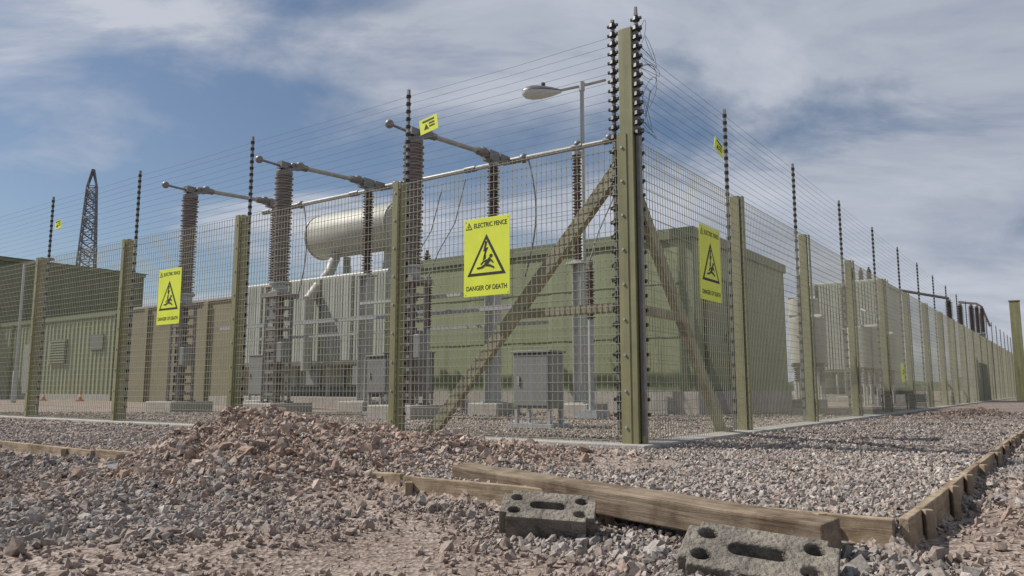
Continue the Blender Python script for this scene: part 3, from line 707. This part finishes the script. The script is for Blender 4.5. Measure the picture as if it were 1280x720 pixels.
# ---------------------------------------------------------------- timber edging
M_wood=wood('edging_wood',(0.27,0.205,0.14),(0.48,0.385,0.275),(3,40,40))
M_beam=wood('beam_wood',(0.15,0.115,0.082),(0.33,0.26,0.19),(2.5,45,45))
def timber(name,p0,p1,w,h,m_,parent=None,bev=0.004,roll=0,rough=0.0015):
    p0=Vector(p0);p1=Vector(p1);L_=(p1-p0).length
    mb=MB(); segs=10; vs=[];fs=[]
    for i in range(segs+1):
        x=-L_/2+L_*i/segs; j=lambda:random.uniform(-rough,rough)
        vs+=[(x,-w/2+j(),-h/2+j()),(x,w/2+j(),-h/2+j()),(x,w/2+j(),h/2+j()),(x,-w/2+j(),h/2+j())]
    for i in range(segs):
        for k in range(4): fs.append((i*4+k,i*4+(k+1)%4,(i+1)*4+(k+1)%4,(i+1)*4+k))
    fs+=[(3,2,1,0),tuple(segs*4+k for k in range(4))]
    mb.add(vs,fs); o=mb.obj(name,m_,None,smooth=False,bevel=bev,origin=(0,0,0))
    d=(p1-p0).normalized(); y=VZ.cross(d).normalized(); z=d.cross(y)
    M=Matrix((d,y,z)).transposed().to_4x4() @ Matrix.Rotation(roll,4,'X'); M.translation=(p0+p1)/2; o.matrix_world=M
    if parent:
        o.parent=parent; o.matrix_parent_inverse=Matrix.Translation(parent.location).inverted()
    return o
r=root('timber_edging',W(EA,EB,0)); zt=0.015
segsL=[(-2.18,-0.02),(0.0,1.15),(1.17,2.9),(2.95,4.7),(4.72,7.1),(7.12,9.5),(9.52,12)]
for s0,s1 in segsL:
    j=random.uniform(-0.012,0.008); timber('board',W(s0,EB+j,zt-0.06+j),W(s1,EB-j,zt-0.06),0.032,0.125,M_wood,r)
s0=EB+0.02
while s0<24:
    j=random.uniform(-0.014,0.012); L_=random.choice([1.2,1.8,2.4]); timber('board',W(EA+j,s0,zt-0.06),W(EA-j,s0+L_-0.02,zt-0.06+j),0.032,0.125,M_wood,r); s0+=L_
for k in range(9):
    a=-2.1+k*1.1+random.uniform(-.2,.2); timber('peg',W(a,EB-0.04,-0.25),W(a+0.005,EB-0.035,zt+random.uniform(-0.02,0.005)),0.036,0.036,M_wood,r)
for k in range(14):
    b=-2.3+k*0.75+random.uniform(-.15,.15); timber('peg',W(EA-0.04,b,-0.25),W(EA-0.035,b+random.uniform(-.01,.01),zt+random.uniform(-0.02,0.01)),0.034,0.034,M_wood,r)
timber('timber_beam',(-0.25,3.92,0.018),(0.975,2.45,-0.018),0.115,0.10,M_beam,bev=0.007,roll=0.10,rough=0.0025)
# ---------------------------------------------------------------- concrete blocks with holes
def block(loc,rotz,tiltx,tilty,L_=0.34,Wd=0.19,H=0.10):
    bm=bmesh.new(); bmesh.ops.create_cube(bm,size=1); 
    for v in bm.verts: v.co=Vector((v.co.x*L_,v.co.y*Wd,v.co.z*H))
    bmesh.ops.bevel(bm,geom=[e for e in bm.edges if abs((e.verts[0].co-e.verts[1].co).z)>0.05],offset=0.03,segments=4,affect='EDGES')
    me=bpy.data.meshes.new('fence_foot_block'); bm.to_mesh(me); bm.free(); me.materials.append(M_block)
    o=bpy.data.objects.new('fence_foot_block',me); scene.collection.objects.link(o)
    cb=MB()
    def hole(x,y,r,sx=1): 
        vs=[];n=20
        for z in(-0.2,0.2):
            for i in range(n):
                an=2*math.pi*i/n; cx=math.copysign(sx,math.cos(an)) if sx else 0
                vs.append((x+math.cos(an)*r+(cx if sx else 0),y+math.sin(an)*r,z))
        cb.add(vs,[(i,(i+1)%n,n+(i+1)%n,n+i) for i in range(n)]+[tuple(range(n))[::-1],tuple(range(n,2*n))])
    k=L_/0.34
    hole(0,0,0.026*k,0.040*k)
    for sx in(-1,1):
        for sy in(-1,1): hole(sx*0.118*k,sy*0.046*k,0.0235*k,0)
    c=cb.obj('cut',M_block,smooth=False,origin=(0,0,0)); 
    md=o.modifiers.new('b','BOOLEAN'); md.object=c; md.operation='DIFFERENCE'; md.solver='EXACT'
    bpy.context.view_layer.update()
    me2=bpy.data.meshes.new_from_object(o.evaluated_get(bpy.context.evaluated_depsgraph_get())); o.modifiers.clear(); o.data=me2; bpy.data.objects.remove(c)
    md=o.modifiers.new('v','BEVEL'); md.width=0.008; md.segments=3; md.limit_method='ANGLE'; md.angle_limit=math.radians(40)
    o.rotation_euler=(tiltx,tilty,rotz); o.location=loc
    return o
block((0.135,3.0,-0.04),math.radians(-8),math.radians(20),math.radians(3),0.35,0.2,0.09)
block((0.675,2.22,-0.05),math.radians(-24),math.radians(20),math.radians(5),0.41,0.23,0.09)
# ---------------------------------------------------------------- world & sun
el=math.radians(46); hx,hy=-0.95,0.22
az=math.atan2(hx,hy)
ts=Vector((math.sin(az)*math.cos(el),math.cos(az)*math.cos(el),math.sin(el)))
ld=bpy.data.lights.new('sun','SUN'); ld.energy=5.0; ld.angle=math.radians(0.5); ld.color=(1,0.955,0.88)
lo=bpy.data.objects.new('sun',ld); lo.rotation_euler=ts.to_track_quat('Z','Y').to_euler(); lo.location=(-10,5,20); scene.collection.objects.link(lo)
w=bpy.data.worlds.new('World'); scene.world=w; w.use_nodes=True; nt=w.node_tree; N=nt.nodes; L=nt.links
bg=N['Background']; sk=N.new('ShaderNodeTexSky'); sk.sky_type='NISHITA'; sk.sun_disc=False; sk.sun_elevation=el; sk.sun_rotation=az; sk.dust_density=0.8; sk.air_density=1.0; sk.ozone_density=2.5
L.new(sk.outputs['Color'],bg.inputs['Color']); bg.inputs['Strength'].default_value=0.078
tc=N.new('ShaderNodeTexCoord'); sp=N.new('ShaderNodeSeparateXYZ'); L.new(tc.outputs['Generated'],sp.inputs[0])
def math_(op,a=None,b=None,va=None,vb=None,clamp=False):
    n=N.new('ShaderNodeMath'); n.operation=op; n.use_clamp=clamp
    if a is not None: L.new(a,n.inputs[0])
    elif va is not None: n.inputs[0].default_value=va
    if b is not None: L.new(b,n.inputs[1])
    elif vb is not None: n.inputs[1].default_value=vb
    return n.outputs[0]
zc=math_('MAXIMUM',sp.outputs[2],vb=0.0); zz=math_('ADD',zc,vb=0.26)
ux=math_('DIVIDE',sp.outputs[0],zz); uy=math_('DIVIDE',sp.outputs[1],zz)
cb=N.new('ShaderNodeCombineXYZ'); L.new(ux,cb.inputs[0]); L.new(uy,cb.inputs[1])
mp=N.new('ShaderNodeMapping'); mp.inputs['Rotation'].default_value=(0,0,math.radians(-40)); mp.inputs['Scale'].default_value=(0.9,1.5,1); mp.inputs['Location'].default_value=(3.1,1.7,0)
L.new(cb.outputs[0],mp.inputs[0])
nz=N.new('ShaderNodeTexNoise'); nz.inputs['Scale'].default_value=1.5; nz.inputs['Detail'].default_value=11; nz.inputs['Roughness'].default_value=0.58; nz.inputs['Distortion'].default_value=0.45; L.new(mp.outputs[0],nz.inputs['Vector'])
n2=N.new('ShaderNodeTexNoise'); n2.inputs['Scale'].default_value=0.55; n2.inputs['Detail'].default_value=3; L.new(mp.outputs[0],n2.inputs['Vector'])
s1=math_('MULTIPLY',sp.outputs[0],vb=0.26); s2=math_('ADD',nz.outputs['Fac'],s1); s3=math_('MULTIPLY',n2.outputs['Fac'],vb=0.5); s4=math_('ADD',s2,s3)
rp=N.new('ShaderNodeValToRGB'); e=rp.color_ramp.elements; e[0].position=0.60; e[0].color=(0.04,0.04,0.04,1); e[1].position=0.80; e[1].color=(0.92,0.92,0.92,1); L.new(s4,rp.inputs['Fac'])
bg2=N.new('ShaderNodeBackground')
r3=N.new('ShaderNodeValToRGB'); e=r3.color_ramp.elements; e[0].position=0.36; e[0].color=(0.31,0.36,0.46,1); e[1].position=0.66; e[1].color=(0.60,0.63,0.70,1)
L.new(nz.outputs['Fac'],r3.inputs['Fac']); L.new(r3.outputs['Color'],bg2.inputs['Color']); bg2.inputs['Strength'].default_value=0.95
ms=N.new('ShaderNodeMixShader'); L.new(rp.outputs['Color'],ms.inputs[0]); L.new(bg.outputs[0],ms.inputs[1]); L.new(bg2.outputs[0],ms.inputs[2])
L.new(ms.outputs[0],N['World Output'].inputs['Surface'])
# ---------------------------------------------------------------- camera
cd=bpy.data.cameras.new('camera'); cd.sensor_width=36; cd.lens=F/1280*36; cd.clip_end=3000; cd.clip_start=0.05
co=bpy.data.objects.new('camera',cd); co.location=(0,0,HC); co.rotation_euler=(math.pi/2+PITCH,0,0); scene.collection.objects.link(co); scene.camera=co
scene.view_settings.view_transform='Standard'; scene.view_settings.look='None'; scene.view_settings.exposure=0
